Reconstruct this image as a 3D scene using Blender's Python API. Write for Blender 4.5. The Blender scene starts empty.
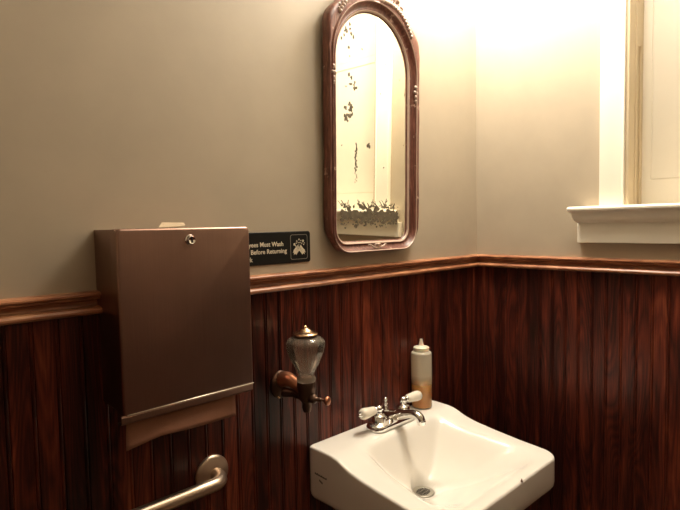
import bpy, bmesh, math, random
from math import pi, sin, cos, radians
from mathutils import Vector, Matrix
random.seed(7)
Z0 = 1.335                      # height of the survey origin above the floor
C = bpy.context.scene.collection

# ------------------------------------------------------------------ helpers
def origin(parent):
    o = Vector((0, 0, 0)); p = parent
    while p is not None:
        o += Vector(p.location); p = p.parent
    return o

def obj(name, bm, mats, parent=None, smooth=False, base=None, recalc=True):
    """link a bmesh (written in room coordinates, z counted from the survey origin) as ONE mesh object"""
    if recalc: bmesh.ops.recalc_face_normals(bm, faces=bm.faces)
    if parent is None:
        if base is None:
            xs = [v.co for v in bm.verts]
            base = Vector((sum(v.x for v in xs) / len(xs), sum(v.y for v in xs) / len(xs), min(v.z for v in xs)))
        base = Vector(base); off = -base
    else:
        off = Vector((0, 0, Z0)) - origin(parent)
    bmesh.ops.translate(bm, vec=off, verts=bm.verts)
    me = bpy.data.meshes.new(name); bm.to_mesh(me); bm.free()
    o = bpy.data.objects.new(name, me); C.objects.link(o)
    for m in (mats if isinstance(mats, (list, tuple)) else [mats]): me.materials.append(m)
    if smooth:
        for p in me.polygons: p.use_smooth = True
    if parent is None: o.location = base + Vector((0, 0, Z0))
    else: o.parent = parent
    return o

def thing(name, loc, label, cat):
    o = bpy.data.objects.new(name, None); C.objects.link(o)
    o.empty_display_size = .05
    o.location = Vector(loc) + Vector((0, 0, Z0)); o['label'] = label; o['category'] = cat
    return o
def tag(o, label, cat):
    o['label'] = label; o['category'] = cat; return o
def struct(o):
    o['kind'] = 'structure'; return o

def box(bm, x0, x1, y0, y1, z0, z1, mi=0):
    v = [bm.verts.new((x, y, z)) for x in (x0, x1) for y in (y0, y1) for z in (z0, z1)]
    fs = [(0,1,3,2), (4,6,7,5), (0,4,5,1), (2,3,7,6), (0,2,6,4), (1,5,7,3)]
    out = []
    for f in fs:
        fc = bm.faces.new([v[i] for i in f]); fc.material_index = mi; out.append(fc)
    return v, out

def bevel_all(bm, w, seg=2):
    bmesh.ops.bevel(bm, geom=list(bm.edges), offset=w, segments=seg, profile=.5, affect='EDGES')

def frame_axes(d):
    d = Vector(d).normalized()
    a = Vector((0, 0, 1)) if abs(d.z) < .9 else Vector((1, 0, 0))
    u = d.cross(a).normalized(); v = u.cross(d).normalized()
    return d, u, v

def bridge(bm, r0, r1, closed=True, mi=0):
    n = len(r0)
    for i in range(n if closed else n - 1):
        j = (i + 1) % n
        try:
            f = bm.faces.new((r0[i], r0[j], r1[j], r1[i])); f.material_index = mi
        except ValueError: pass

def lathe(bm, o, axis, prof, n=32, caps=True, mi=0, flute=None):
    """prof: list of (radius, distance along axis)"""
    d, u, v = frame_axes(axis); o = Vector(o); rings = []
    for r, h in prof:
        ring = []
        for i in range(n):
            a = 2 * pi * i / n; rr = r
            if flute and flute[0] <= h <= flute[1]: rr = r * (1 + flute[3] * cos(a * flute[2]))
            ring.append(bm.verts.new(o + d * h + (u * cos(a) + v * sin(a)) * max(rr, 1e-5)))
        rings.append(ring)
    for a, b in zip(rings, rings[1:]): bridge(bm, a, b, mi=mi)
    if caps:
        for r in (rings[0], rings[-1]):
            f = bm.faces.new(r); f.material_index = mi
    return rings

def tube(bm, pts, radii, n=20, sx=1.0, sy=1.0, up=None, caps=True, mi=0):
    pts = [Vector(p) for p in pts]
    if not isinstance(radii, (list, tuple)): radii = [radii] * len(pts)
    rings = []; u = None
    for i, p in enumerate(pts):
        t = (pts[min(i + 1, len(pts) - 1)] - pts[max(i - 1, 0)]).normalized()
        if u is None:
            u = Vector(up) if up else frame_axes(t)[1]
        u = (u - t * u.dot(t)).normalized(); w = t.cross(u)
        rings.append([bm.verts.new(p + (u * cos(2*pi*k/n) * sx + w * sin(2*pi*k/n) * sy) * radii[i]) for k in range(n)])
    for a, b in zip(rings, rings[1:]): bridge(bm, a, b, mi=mi)
    if caps:
        for r in (rings[0], rings[-1]):
            f = bm.faces.new(r); f.material_index = mi
    return rings

def spline(P, k=8):
    P = [Vector(p) for p in P]; out = []
    Q = [P[0] * 2 - P[1]] + P + [P[-1] * 2 - P[-2]]
    for i in range(1, len(Q) - 2):
        a, b, c, d = Q[i-1], Q[i], Q[i+1], Q[i+2]
        for s in range(k):
            t = s / k
            out.append(.5 * ((2*b) + (c - a)*t + (2*a - 5*b + 4*c - d)*t*t + (3*b - a - 3*c + d)*t*t*t))
    out.append(P[-1]); return out
def lerps(vals, k=8):
    out = []
    for a, b in zip(vals, vals[1:]):
        for s in range(k): out.append(a + (b - a) * s / k)
    out.append(vals[-1]); return out

def poly_prism(bm, pts2, to3, d0, d1, mi=0):
    a = [bm.verts.new(to3(x, z, d0)) for x, z in pts2]; b = [bm.verts.new(to3(x, z, d1)) for x, z in pts2]
    for f in (bm.faces.new(a), bm.faces.new(b[::-1])): f.material_index = mi
    bridge(bm, a, b, mi=mi)

def rrect(cx, cz, w, h, r, n=6):
    out = []
    for sx, sz, a0 in ((1, 1, 0), (-1, 1, 90), (-1, -1, 180), (1, -1, 270)):
        for i in range(n + 1):
            a = radians(a0 + 90 * i / n)
            out.append((cx + sx * (w/2 - r) + r * cos(a), cz + sz * (h/2 - r) + r * sin(a)))
    return out

# ------------------------------------------------------------------ materials
class N:
    def __init__(s, name):
        s.m = bpy.data.materials.new(name); s.m.use_nodes = True
        s.t = s.m.node_tree; s.b = s.t.nodes['Principled BSDF']; s.out = s.t.nodes['Material Output']
    def n(s, typ, **k):
        x = s.t.nodes.new(typ)
        for a, v in k.items(): setattr(x, a, v)
        return x
    def l(s, a, b): s.t.links.new(a, b)
    def math(s, op, a, b=None, c=None):
        x = s.n('ShaderNodeMath', operation=op)
        for i, v in enumerate((a, b, c)):
            if v is None: continue
            if isinstance(v, (int, float)): x.inputs[i].default_value = v
            else: s.l(v, x.inputs[i])
        return x.outputs[0]
    def ramp(s, fac, stops):
        r = s.n('ShaderNodeValToRGB'); e = r.color_ramp.elements
        while len(e) < len(stops): e.new(.5)
        for i, (p, c) in enumerate(stops):
            e[i].position = p; e[i].color = (*c, 1) if len(c) == 3 else c
        s.l(fac, r.inputs[0]); return r.outputs[0]
    def noise(s, vec, scale, detail=4, rough=.55, dist=0):
        x = s.n('ShaderNodeTexNoise'); x.inputs['Scale'].default_value = scale
        x.inputs['Detail'].default_value = detail; x.inputs['Roughness'].default_value = rough
        x.inputs['Distortion'].default_value = dist
        if vec is not None: s.l(vec, x.inputs['Vector'])
        return x.outputs[0]
    def comb(s, x, y, z):
        c = s.n('ShaderNodeCombineXYZ')
        for i, v in enumerate((x, y, z)):
            if isinstance(v, (int, float)): c.inputs[i].default_value = v
            else: s.l(v, c.inputs[i])
        return c.outputs[0]
    def pos(s):
        g = s.n('ShaderNodeNewGeometry'); sp = s.n('ShaderNodeSeparateXYZ'); s.l(g.outputs['Position'], sp.inputs[0])
        return g.outputs['Position'], sp.outputs[0], sp.outputs[1], sp.outputs[2]
    def bump(s, h, strength=.3, dist=.001):
        b = s.n('ShaderNodeBump'); b.inputs['Strength'].default_value = strength; b.inputs['Distance'].default_value = dist
        s.l(h, b.inputs['Height']); s.l(b.outputs[0], s.b.inputs['Normal'])
    def set(s, **k):
        names = dict(col='Base Color', rough='Roughness', metal='Metallic', coat='Coat Weight', coatr='Coat Roughness',
                     trans='Transmission Weight', ior='IOR', spec='Specular IOR Level', sss='Subsurface Weight', alpha='Alpha', aniso='Anisotropic')
        for a, v in k.items():
            i = s.b.inputs[names[a]]
            if isinstance(v, bpy.types.NodeSocket): s.l(v, i)
            elif a == 'col': i.default_value = (*v, 1)
            else: i.default_value = v
        return s

def mat_paint(name, col, var=.05, rough=.6, bs=.15, scale=9):
    m = N(name); p, x, y, z = m.pos()
    f = m.noise(p, scale, 4)
    c = m.ramp(f, [(.3, tuple(v * (1 - var) for v in col)), (.7, tuple(min(1, v * (1 + var)) for v in col))])
    m.set(col=c, rough=rough, spec=.35); m.bump(m.noise(p, 260, 2), bs, .0006); return m.m

def mat_wainscot():
    m = N('dark_stained_beadboard'); p, x, y, z = m.pos()
    u = m.math('ADD', x, y)
    idx = m.math('FLOOR', m.math('DIVIDE', u, .082))
    wn = m.n('ShaderNodeTexWhiteNoise', noise_dimensions='1D'); m.l(idx, wn.inputs['W']); rnd = wn.outputs['Value']
    off = m.math('MULTIPLY', rnd, 31.0)
    fine = m.noise(m.comb(m.math('MULTIPLY', u, 330), off, m.math('MULTIPLY', z, 9)), 1, 4, .65)
    med = m.noise(m.comb(m.math('MULTIPLY', u, 38), off, m.math('MULTIPLY', z, 2.2)), 1, 3, .5)
    fld = m.noise(m.comb(m.math('MULTIPLY', u, 15), off, m.math('MULTIPLY', z, 1.7)), 1, 1, .4, .25)
    rings = m.math('FRACT', m.math('MULTIPLY', fld, 22))
    rings = m.math('POWER', m.math('ABSOLUTE', m.math('SUBTRACT', rings, .5)), .8)
    v = m.math('MULTIPLY_ADD', fine, .42, m.math('MULTIPLY_ADD', med, .50, m.math('MULTIPLY', rings, .20)))
    v = m.math('MULTIPLY_ADD', rnd, .12, v)
    blot = m.noise(m.comb(m.math('MULTIPLY', u, 6), 3.0, m.math('MULTIPLY', z, 2.5)), 1, 2)
    v = m.math('MULTIPLY_ADD', blot, .30, m.math('SUBTRACT', v, .15))
    c = m.ramp(v, [(.36, (.006, .0020, .0016)), (.53, (.040, .0074, .0047)), (.68, (.135, .025, .012)), (.86, (.31, .085, .038))])
    m.set(col=c, rough=m.ramp(fine, [(.2, (.30,)*3), (.8, (.46,)*3)]), coat=.10, coatr=.35, spec=.3)
    m.bump(fine, .25, .0006); return m.m

def mat_rail():
    m = N('varnished_oak_rail'); p, x, y, z = m.pos()
    u = m.math('ADD', x, y)
    fine = m.noise(m.comb(m.math('MULTIPLY', u, 14), 0.0, m.math('MULTIPLY', z, 420)), 1, 4, .6)
    med = m.noise(m.comb(m.math('MULTIPLY', u, 16), 5.0, m.math('MULTIPLY', z, 60)), 1, 3)
    v = m.math('MULTIPLY_ADD', fine, .5, m.math('MULTIPLY', med, .5))
    c = m.ramp(v, [(.30, (.09, .026, .012)), (.48, (.33, .125, .058)), (.64, (.60, .30, .15))])
    m.set(col=c, rough=.36, coat=.25, coatr=.3); m.bump(fine, .2, .0005); return m.m

def mat_frame():
    m = N('worn_mahogany_frame'); p, x, y, z = m.pos()
    g = m.noise(m.comb(m.math('MULTIPLY', x, 160), m.math('MULTIPLY', y, 160), m.math('MULTIPLY', z, 22)), 1, 4, .6)
    c = m.ramp(g, [(.3, (.075, .021, .014)), (.55, (.17, .058, .038)), (.75, (.30, .13, .09))])
    w = m.noise(p, 34, 6, .72); w2 = m.noise(p, 8, 2)
    k = m.ramp(m.math('MULTIPLY_ADD', w2, .35, w), [(.80, (0,0,0)), (.86, (1,1,1))])
    mx = m.n('ShaderNodeMix', data_type='RGBA'); m.l(k, mx.inputs[0]); m.l(c, mx.inputs[6]); mx.inputs[7].default_value = (.48, .33, .26, 1)
    m.set(col=mx.outputs[2], rough=.42, coat=.2, coatr=.3); m.bump(w, .5, .0015); return m.m

def mat_simple(name, col, **k):
    m = N(name); m.set(col=col, **k); 
    p, x, y, z = m.pos(); f = m.noise(p, 60, 3)
    c = m.ramp(f, [(.3, tuple(v * .93 for v in col)), (.7, tuple(min(1, v * 1.05) for v in col))]); m.set(col=c)
    return m

def mat_brushed(name, col, rough, axis='z', streak=.12):
    m = N(name); p, x, y, z = m.pos(); u = m.math('ADD', x, y)
    if axis == 'z': vec = m.comb(m.math('MULTIPLY', u, 700), 0.0, m.math('MULTIPLY', z, 6))
    else: vec = m.comb(m.math('MULTIPLY', u, 6), 0.0, m.math('MULTIPLY', z, 700))
    f = m.noise(vec, 1, 3, .6); b = m.noise(p, 12, 3)
    c = m.ramp(m.math('MULTIPLY_ADD', f, .5, m.math('MULTIPLY', b, .5)), [(.3, tuple(v * (1 - streak) for v in col)), (.7, tuple(min(1, v * (1 + streak)) for v in col))])
    r = m.ramp(f, [(.25, (rough - .06,)*3), (.75, (rough + .08,)*3)])
    m.set(col=c, rough=r, metal=1.0); m.bump(f, .06, .0003); return m.m

M = {}
M['wall'] = mat_paint('taupe_wall_paint', (.43, .365, .275), .035, .55)
M['ceil'] = mat_paint('ceiling_paint', (.72, .66, .54), .03, .8)
M['trim'] = mat_paint('cream_trim_paint', (.90, .85, .735), .02, .38, .08)
M['jamb'] = mat_paint('tan_jamb_paint', (.66, .55, .38), .04, .45, .08)  # tan tone, darker than the cream trim
M['wood'] = mat_wainscot()
M['rail'] = mat_rail()
M['frame'] = mat_frame()
M['worn'] = mat_simple('worn_silvery_gilt_carving', (.42, .31, .25), rough=.5).m
M['lip'] = mat_simple('worn_pale_frame_lip', (.52, .38, .30), rough=.35, coat=.3).m
M['chrome'] = mat_simple('polished_chrome', (.80, .79, .77), metal=1.0, rough=.07).m
M['steel'] = mat_brushed('brushed_stainless_steel', (.32, .205, .165), .34, 'z')
M['steeledge'] = mat_brushed('bare_steel_edge', (.98, .90, .76), .45, 'x')
M['bar'] = mat_brushed('satin_steel_tube', (.60, .475, .37), .36, 'x', .08)
M['black'] = mat_simple('black_sign_plastic', (.008, .007, .006), rough=.5, spec=.2).m
M['signwhite'] = mat_simple('cream_sign_lettering', (.66, .58, .44), rough=.5).m
M['signgrey'] = mat_simple('grey_sign_outline', (.22, .20, .16), rough=.5).m
M['bronze'] = mat_simple('tarnished_dark_bronze', (.10, .058, .040), metal=.8, rough=.38).m
M['copper'] = mat_simple('worn_copper', (.50, .22, .13), metal=.85, rough=.36).m
M['brass'] = mat_simple('aged_brass', (.72, .50, .30), metal=1.0, rough=.24).m
M['drainm'] = mat_simple('satin_drain_metal', (.50, .47, .41), metal=.9, rough=.35).m
M['hole'] = mat_simple('drain_hole_dark', (.03, .025, .02), rough=.8).m
M['kraft'] = mat_paint('brown_paper_towel', (.25, .115, .07), .06, .85, .4, 30)
M['scrap'] = mat_paint('pale_folded_paper', (.52, .41, .28), .05, .8)
M['dark'] = mat_simple('dark_interior', (.02, .015, .012), rough=.8).m
M['floor'] = mat_paint('floor_tile', (.20, .15, .11), .1, .5, .1, 4)
M['ink'] = mat_simple('faded_green_ink', (.09, .085, .055), rough=.6).m
M['chip'] = mat_simple('chipped_enamel', (.16, .08, .05), rough=.7).m

m = N('glazed_white_porcelain'); p, x, y, z = m.pos()
m.set(col=m.ramp(m.noise(p, 5, 3), [(.3, (.86, .825, .76)), (.7, (.90, .87, .81))]), rough=.16, coat=.6, coatr=.06, spec=.5); M['porc'] = m.m
m = N('white_porcelain_handle'); p, x, y, z = m.pos()
m.set(col=m.ramp(m.noise(p, 40, 3), [(.3, (.78, .72, .61)), (.7, (.84, .79, .68))]), rough=.18, coat=.5); M['porch'] = m.m
m = N('aged_mirror_silvering'); p, x, y, z = m.pos()
m.set(col=m.ramp(m.noise(p, 7, 4), [(.3, (.92, .89, .76)), (.7, (.96, .93, .82))]), rough=.025, metal=1.0); M['mirror'] = m.m
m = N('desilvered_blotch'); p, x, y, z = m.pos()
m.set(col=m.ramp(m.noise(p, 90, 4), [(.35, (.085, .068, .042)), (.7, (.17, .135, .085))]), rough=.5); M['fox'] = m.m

def mat_clear(name, tint, rimcol, rim=.35, haze=.0, hz=None):
    m = N(name); m.t.nodes.remove(m.b)
    tr = m.n('ShaderNodeBsdfTransparent'); tr.inputs[0].default_value = (*tint, 1)
    gl = m.n('ShaderNodeBsdfGlossy'); gl.inputs['Roughness'].default_value = .04
    di = m.n('ShaderNodeBsdfTranslucent'); di.inputs[0].default_value = (*rimcol, 1)
    df = m.n('ShaderNodeBsdfDiffuse'); df.inputs[0].default_value = (*rimcol, 1)
    ad = m.n('ShaderNodeMixShader'); ad.inputs[0].default_value = .5; m.l(di.outputs[0], ad.inputs[1]); m.l(df.outputs[0], ad.inputs[2])
    lw = m.n('ShaderNodeLayerWeight'); lw.inputs[0].default_value = .35
    f1 = m.math('MULTIPLY_ADD', m.math('POWER', lw.outputs['Facing'], 2.0), rim, haze)
    if hz:
        p, x, y, z = m.pos()
        mr = m.n('ShaderNodeMapRange'); m.l(z, mr.inputs[0])
        for i, v in enumerate(hz): mr.inputs[1 + i].default_value = v
        f1 = m.math('ADD', f1, mr.outputs[0])
    f1 = m.math('MINIMUM', f1, 1.0)
    mx = m.n('ShaderNodeMixShader'); m.l(f1, mx.inputs[0]); m.l(tr.outputs[0], mx.inputs[1]); m.l(ad.outputs[0], mx.inputs[2])
    fr = m.n('ShaderNodeFresnel'); fr.inputs[0].default_value = 1.5
    mx2 = m.n('ShaderNodeMixShader'); m.l(fr.outputs[0], mx2.inputs[0]); m.l(mx.outputs[0], mx2.inputs[1]); m.l(gl.outputs[0], mx2.inputs[2])
    m.l(mx2.outputs[0], m.out.inputs[0]); return m.m
M['globe'] = mat_clear('clear_antique_glass', (.97, .94, .89), (.72, .62, .50), .60, .15, (Z0 - .262, Z0 - .235, .30, .0))
M['plast'] = mat_clear('milky_squeeze_plastic', (.98, .92, .78), (.95, .88, .72), .15, .14, (Z0 - .396, Z0 - .362, .0, .76))
m = N('amber_liquid_soap'); m.set(col=(.80, .36, .075), rough=.3, sss=.6, spec=.3)
m.b.inputs['Subsurface Radius'].default_value = (.03, .012, .004)
p, x, y, z = m.pos(); m.set(col=m.ramp(m.noise(p, 20, 2), [(.3, (.96, .50, .13)), (.7, (1.0, .60, .18))])); M['amber'] = m.m
m = N('frosted_white_plastic'); p, x, y, z = m.pos()
m.set(col=m.ramp(m.noise(p, 30, 2), [(.3, (.74, .67, .52)), (.7, (.80, .74, .60))]), rough=.35, sss=.2); M['nozzle'] = m.m

# ------------------------------------------------------------------ room shell
XL, YF, ZC, ZF = -2.35, -2.05, 1.30, -Z0
WY0, WY1, WZ0, WZ1 = -.494, -1.30, .137, 1.12       # window opening on the right wall
bm = bmesh.new(); box(bm, XL - .1, .25, 0, .1, ZF, ZC); struct(obj('wall_back', bm, M['wall']))
bm = bmesh.new()
box(bm, 0, .2, WY0, 0, ZF, ZC); box(bm, 0, .2, YF - .1, WY1, ZF, ZC)
box(bm, 0, .2, WY1, WY0, ZF, WZ0 - .02); box(bm, 0, .2, WY1, WY0, WZ1, ZC)
struct(obj('wall_right', bm, M['wall']))
bm = bmesh.new(); box(bm, XL - .1, XL, YF, 0, ZF, ZC); struct(obj('wall_left', bm, M['wall']))
bm = bmesh.new(); box(bm, XL - .1, 0, YF - .1, YF, ZF, ZC); struct(obj('wall_front', bm, M['wall']))
bm = bmesh.new(); box(bm, XL - .1, .25, YF - .1, .1, ZF - .08, ZF); struct(obj('floor', bm, M['floor']))
bm = bmesh.new(); box(bm, XL - .1, .25, YF - .1, .1, ZC, ZC + .08); struct(obj('ceiling', bm, M['ceil']))

# walls as (start, end, inward normal) running counter-clockwise seen from above
WALLS = {'back': ((XL, 0), (0, 0), (0, -1)), 'right': ((0, 0), (0, YF), (-1, 0)),
         'front': ((0, YF), (XL, YF), (0, 1)), 'left': ((XL, YF), (XL, 0), (1, 0))}
H = -.0165
rail_prof = [(0, .001), (.012, .0005), (.019, -.001), (.0225, -.0035), (.0225, -.0065), (.019, -.0088), (.016, -.0092), (.016, -.0103),
             (.0185, -.0112), (.0185, -.0130), (.0060, -.0142), (.0015, -.0170), (.0012, -.0230), (.0020, -.0272), (.0180, -.0280),
             (.0235, -.0295), (.0262, -.0330), (.0262, -.0362), (.0238, -.0395), (.018, -.0412), (.0105, -.0418), (0, -.0418)]
base_prof = [(0, .11), (.010, .11), (.014, .104), (.018, .09), (.018, .0), (0, 0)]
def run_prof(side, prof, zref):
    (ax, ay), (bx, by), (nx, ny) = WALLS[side]
    L = math.hypot(bx - ax, by - ay); tx, ty = (bx - ax) / L, (by - ay) / L
    bm = bmesh.new(); A, B = [], []
    for p, z in prof:
        A.append(bm.verts.new((ax + tx * p + nx * p, ay + ty * p + ny * p, zref + z)))
        B.append(bm.verts.new((bx - tx * p + nx * p, by - ty * p + ny * p, zref + z)))
    bridge(bm, A, B); bm.faces.new(A); bm.faces.new(B[::-1]); return bm
def wainscot(side, pitch=.041):
    (ax, ay), (bx, by), (nx, ny) = WALLS[side]
    L = math.hypot(bx - ax, by - ay); tx, ty = (bx - ax) / L, (by - ay) / L
    cell = [(0, .0095), (.0312, .0095), (.0320, .0068), (.0327, .0068), (.0336, .0092), (.0357, .0102), (.0378, .0092), (.0387, .0068), (.0395, .0068), (.0402, .0095)]
    bm = bmesh.new(); pr = [(.0095, 0.0095)]; n = int(L / pitch) + 1
    # boards are counted from the room corner nearest the camera's subject
    for i in range(n):
        for a, p in cell:
            s = i * pitch + a
            if .012 < s < L - .012: pr.append((s, p))
    pr.append((L - .0095, .0095))
    if side == 'back': pr = [(L - s, p) for s, p in pr][::-1]
    lo, hi = [], []
    for s, p in pr:
        x, y = ax + tx * s + nx * p, ay + ty * s + ny * p
        lo.append(bm.verts.new((x, y, ZF))); hi.append(bm.verts.new((x, y, H - .030)))
    bridge(bm, lo, hi, closed=False)
    return bm
k = 1
for side in ('back', 'right', 'front', 'left'):
    struct(obj('trim_%d' % k, run_prof(side, rail_prof, H), M['rail'])); k += 1
for side in ('back', 'right', 'front', 'left'):
    struct(obj('trim_%d' % k, wainscot(side), M['wood'], recalc=False)); k += 1
    bm = run_prof(side, base_prof, ZF); struct(obj('baseboard_' + side, bm, M['rail']))

# ------------------------------------------------------------------ window
win = bpy.data.objects.new('window_1', None); C.objects.link(win); win.location = (0, (WY0 + WY1) / 2, Z0 + WZ0); struct(win)
bm = bmesh.new()
for y0, y1 in ((-.494, -.425), (-1.369, -1.30)):
    box(bm, -.020, 0, y0, y1, .128, 1.12)
    box(bm, -.0235, -.0195, *( (y0, y0 + .006) if y0 > -1 else (y1 - .006, y1)), .128, 1.12)
box(bm, -.024, 0, -1.385, -.41, 1.12, 1.20)
bevel_all(bm, .0015, 1); obj('window_casing', bm, M['trim'], win)
# jamb linings with sash channel that ends in a rounded stop
bm = bmesh.new()
for yy, s in ((WY0, -1), (WY1, 1)):
    box(bm, -.018, .030, min(yy, yy + s*.010), max(yy, yy + s*.010), .135, 1.12)
    box(bm, .030, .115, min(yy, yy + s*.002), max(yy, yy + s*.002), .135, 1.12)
    box(bm, .030, .042, min(yy, yy + s*.013), max(yy, yy + s*.013), .135, 1.12)
    box(bm, .088, .115, min(yy, yy + s*.006), max(yy, yy + s*.006), .135, 1.12)
    x0, x1 = .046, .084
    pts = [(x0, 1.12), (x0, .62)] + [(.065 - .019 * cos(radians(a)), .62 - .019 * sin(radians(a))) for a in range(15, 180, 15)] + [(x1, .62), (x1, 1.12)]
    poly_prism(bm, pts, lambda a, b, d: (a, yy + s * d, b), 0.0, .0085)
bevel_all(bm, .0012, 1); obj('jamb', bm, M['jamb'], win)
# moulded stool with nosing, cove and apron
prof = [(0, .1395), (-.050, .1395), (-.0545, .1375), (-.057, .1335), (-.0565, .1285), (-.053, .1245), (-.046, .1225), (-.0435, .1185), (-.0425, .113), (-.040, .106), (-.035, .0985), (-.028, .0925), (-.022, .0895), (-.022, .0865), (0, .0865)]
bm = bmesh.new(); A, B = [], []
for x, z in prof:
    e = -x * .62                                                     # returned ends follow the moulding
    A.append(bm.verts.new((x, -.345 - .0 + (.035 - e) * -1, z))); B.append(bm.verts.new((x, -1.45 + (.035 - e), z)))
bridge(bm, A, B); bm.faces.new(A); bm.faces.new(B[::-1])
box(bm, 0, .112, WY1, WY0, .110, .1395)
obj('window_sill', bm, M['trim'], win)
bm = bmesh.new(); box(bm, -.020, 0, -1.436, -.362, .030, .090); bevel_all(bm, .0015, 1); obj('apron', bm, M['trim'], win)
# painted shutter with two recessed panels closing the opening
def shutter():
    bm = bmesh.new(); X = .112
    y0, y1 = WY1, WY0; st = .030
    pan = [(.215, .790), (.820, 1.09)]
    box(bm, X, X + .02, y1 - st, y1, .1395, 1.12); 
    box(bm, X, X + .02, y0, y0 + st, .1395, 1.12)
    box(bm, X, X + .02, y0 + st, y1 - st, .1395, pan[0][0]); box(bm, X, X + .02, y0 + st, y1 - st, pan[0][1], pan[1][0]); box(bm, X, X + .02, y0 + st, y1 - st, pan[1][1], 1.12)
    return bm, pan, y0 + st, y1 - st, X
bm, pan, pa, pb_, X = shutter()
sh = obj('shutter', bm, M['trim'], win)
for z0, z1 in pan:
    bm = bmesh.new()
    A = [bm.verts.new(v) for v in ((X + .020, pa, z0), (X + .020, pb_, z0), (X + .020, pb_, z1), (X + .020, pa, z1))]
    q = .004; B = [bm.verts.new(v) for v in ((X + .0045, pa, z0), (X + .0045, pb_, z0), (X + .0045, pb_, z1), (X + .0045, pa, z1))]
    Cc = [bm.verts.new(v) for v in ((X + .0025, pa + q, z0 + q), (X + .0025, pb_ - q, z0 + q), (X + .0025, pb_ - q, z1 - q), (X + .0025, pa + q, z1 - q))]
    bridge(bm, A, B); bridge(bm, B, Cc); bm.faces.new(Cc); bm.faces.new(A[::-1])
    obj('shutter_panel', bm, M['trim'], sh)

# ------------------------------------------------------------------ mirror
MX, MB = -.557, .024
mir = thing('mirror', (MX, -.003, MB), 'tall antique arched mirror with spotted glass in a worn carved mahogany frame', 'mirror')
gw, gz0, gzs, gr = .1465, .050, .530, .036
def glass_contour():
    pts = []
    for i in range(49):
        a = pi * i / 48; pts.append((gw * cos(a), gzs + gw * sin(a)))
    for i in range(1, 14): pts.append((-gw, gzs + (gz0 + gr - gzs) * i / 14))
    for i in range(9):
        a = pi + pi/2 * i / 8; pts.append((-gw + gr + gr * cos(a), gz0 + gr + gr * sin(a)))
    for i in range(1, 8): pts.append((-gw + gr + (2*gw - 2*gr) * i / 8, gz0))
    for i in range(9):
        a = 3*pi/2 + pi/2 * i / 8; pts.append((gw - gr + gr * cos(a), gz0 + gr + gr * sin(a)))
    for i in range(1, 14): pts.append((gw, gz0 + gr + (gzs - gz0 - gr) * i / 14))
    return pts
G = glass_contour()
half = [(0, .728), (.045, .726), (.085, .716), (.118, .700), (.140, .680), (.156, .665), (.168, .655), (.186, .630), (.1865, .60), (.184, .50), (.186, .40), (.184, .30), (.186, .18), (.186, .092),
        (.182, .078), (.168, .058), (.152, .037), (.138, .027), (.06, .024), (0, .024)]
OUT = [(x + .003, z) for x, z in half + [(-x, z) for x, z in half[-2:0:-1]]]
def hit(px, pz, dx, dz):
    best = None
    for (ax, az), (bx, bz) in zip(OUT, OUT[1:] + OUT[:1]):
        ex, ez = bx - ax, bz - az; den = dx * ez - dz * ex
        if abs(den) < 1e-9: continue
        t = ((ax - px) * ez - (az - pz) * ex) / den; s = ((ax - px) * dz - (az - pz) * dx) / den
        if t > 0 and -1e-6 <= s <= 1 + 1e-6 and (best is None or t < best): best = t
    return best or .03
bm = bmesh.new()
levels = [(-.10, .004), (0, .0085), (.045, .0125), (.10, .0135), (.15, .0115), (.22, .0105), (.34, .0140), (.44, .0205), (.50, .0255), (.545, .0275), (.59, .0262), (.62, .0235), (.68, .0240), (.82, .0248), (.93, .0238), (.985, .0200), (1.0, .0150), (1.0, .0)]
rings = [[] for _ in levels]; n = len(G)
for i, (x, z) in enumerate(G):
    x0, z0 = G[i - 1]; x1, z1 = G[(i + 1) % n]
    nx, nz = (z1 - z0), -(x1 - x0); l = math.hypot(nx, nz); nx /= l; nz /= l
    if z > gzs: nx, nz = x / gw, (z - gzs) / gw
    t = hit(x, z, nx, nz)
    for k2, (f, d) in enumerate(levels):
        # inner mouldings keep a constant width, the outer board takes up the rest
        w = f * .046 if f < .6 else .6 * .046 + (f - .6) / .4 * (t - .6 * .046)
        wob = .0011 * random.uniform(-1, 1) if f > .9 else 0
        rings[k2].append(bm.verts.new((MX + x + nx * (w + wob), -.003 - d, z + nz * (w + wob))))
for r0, r1 in zip(rings, rings[1:]): bridge(bm, r0, r1)
bridge(bm, rings[-1], rings[0])
for f in bm.faces:
    f.material_index = 0
bm.verts.index_update()
lipset = set()
for k2 in (1, 2, 3, 8, 9): lipset |= {v.index for v in rings[k2]}
for f in bm.faces:
    if all(v.index in lipset for v in f.verts): f.material_index = 1
fr = obj('frame', bm, [M['frame'], M['lip']], mir, smooth=True)
fr.modifiers.new('edge', 'EDGE_SPLIT').split_angle = radians(50)

# silvered glass with its blotches (surface pattern, one mesh)
bm = bmesh.new(); gy = -.0085
gp = [(x * .995, z) for x, z in G]
fc = bm.faces.new([bm.verts.new((MX + x, gy, z)) for x, z in gp][::-1]); fc.material_index = 0
bk = bm.faces.new([bm.verts.new((MX + x, gy + .003, z)) for x, z in gp]); bk.material_index = 0
def inside(x, z):
    if abs(x) > gw - .004 or z < gz0 + .006: return False
    return not (z > gzs and math.hypot(x, z - gzs) > gw - .004)
dep = [0]
def patch(pts):
    dep[0] += 1
    y = gy - .00012 - .0000012 * dep[0]
    if not all(inside(a, b) for a, b in pts): return
    f = bm.faces.new([bm.verts.new((MX + a, y, b)) for a, b in pts]); f.material_index = 1
def blob(cx, cz, rx, rz, n=11, jag=.45):
    ph = random.random() * 6
    patch([(cx + rx * cos(2*pi*i/n + ph) * random.uniform(1 - jag, 1), cz + rz * sin(2*pi*i/n + ph) * random.uniform(1 - jag, 1)) for i in range(n)])
def px(u, v): return (-.698 + (u - 336) * (.288 / 69.) - MX - .0, .094 + (225 - v) * (.0029))
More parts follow.
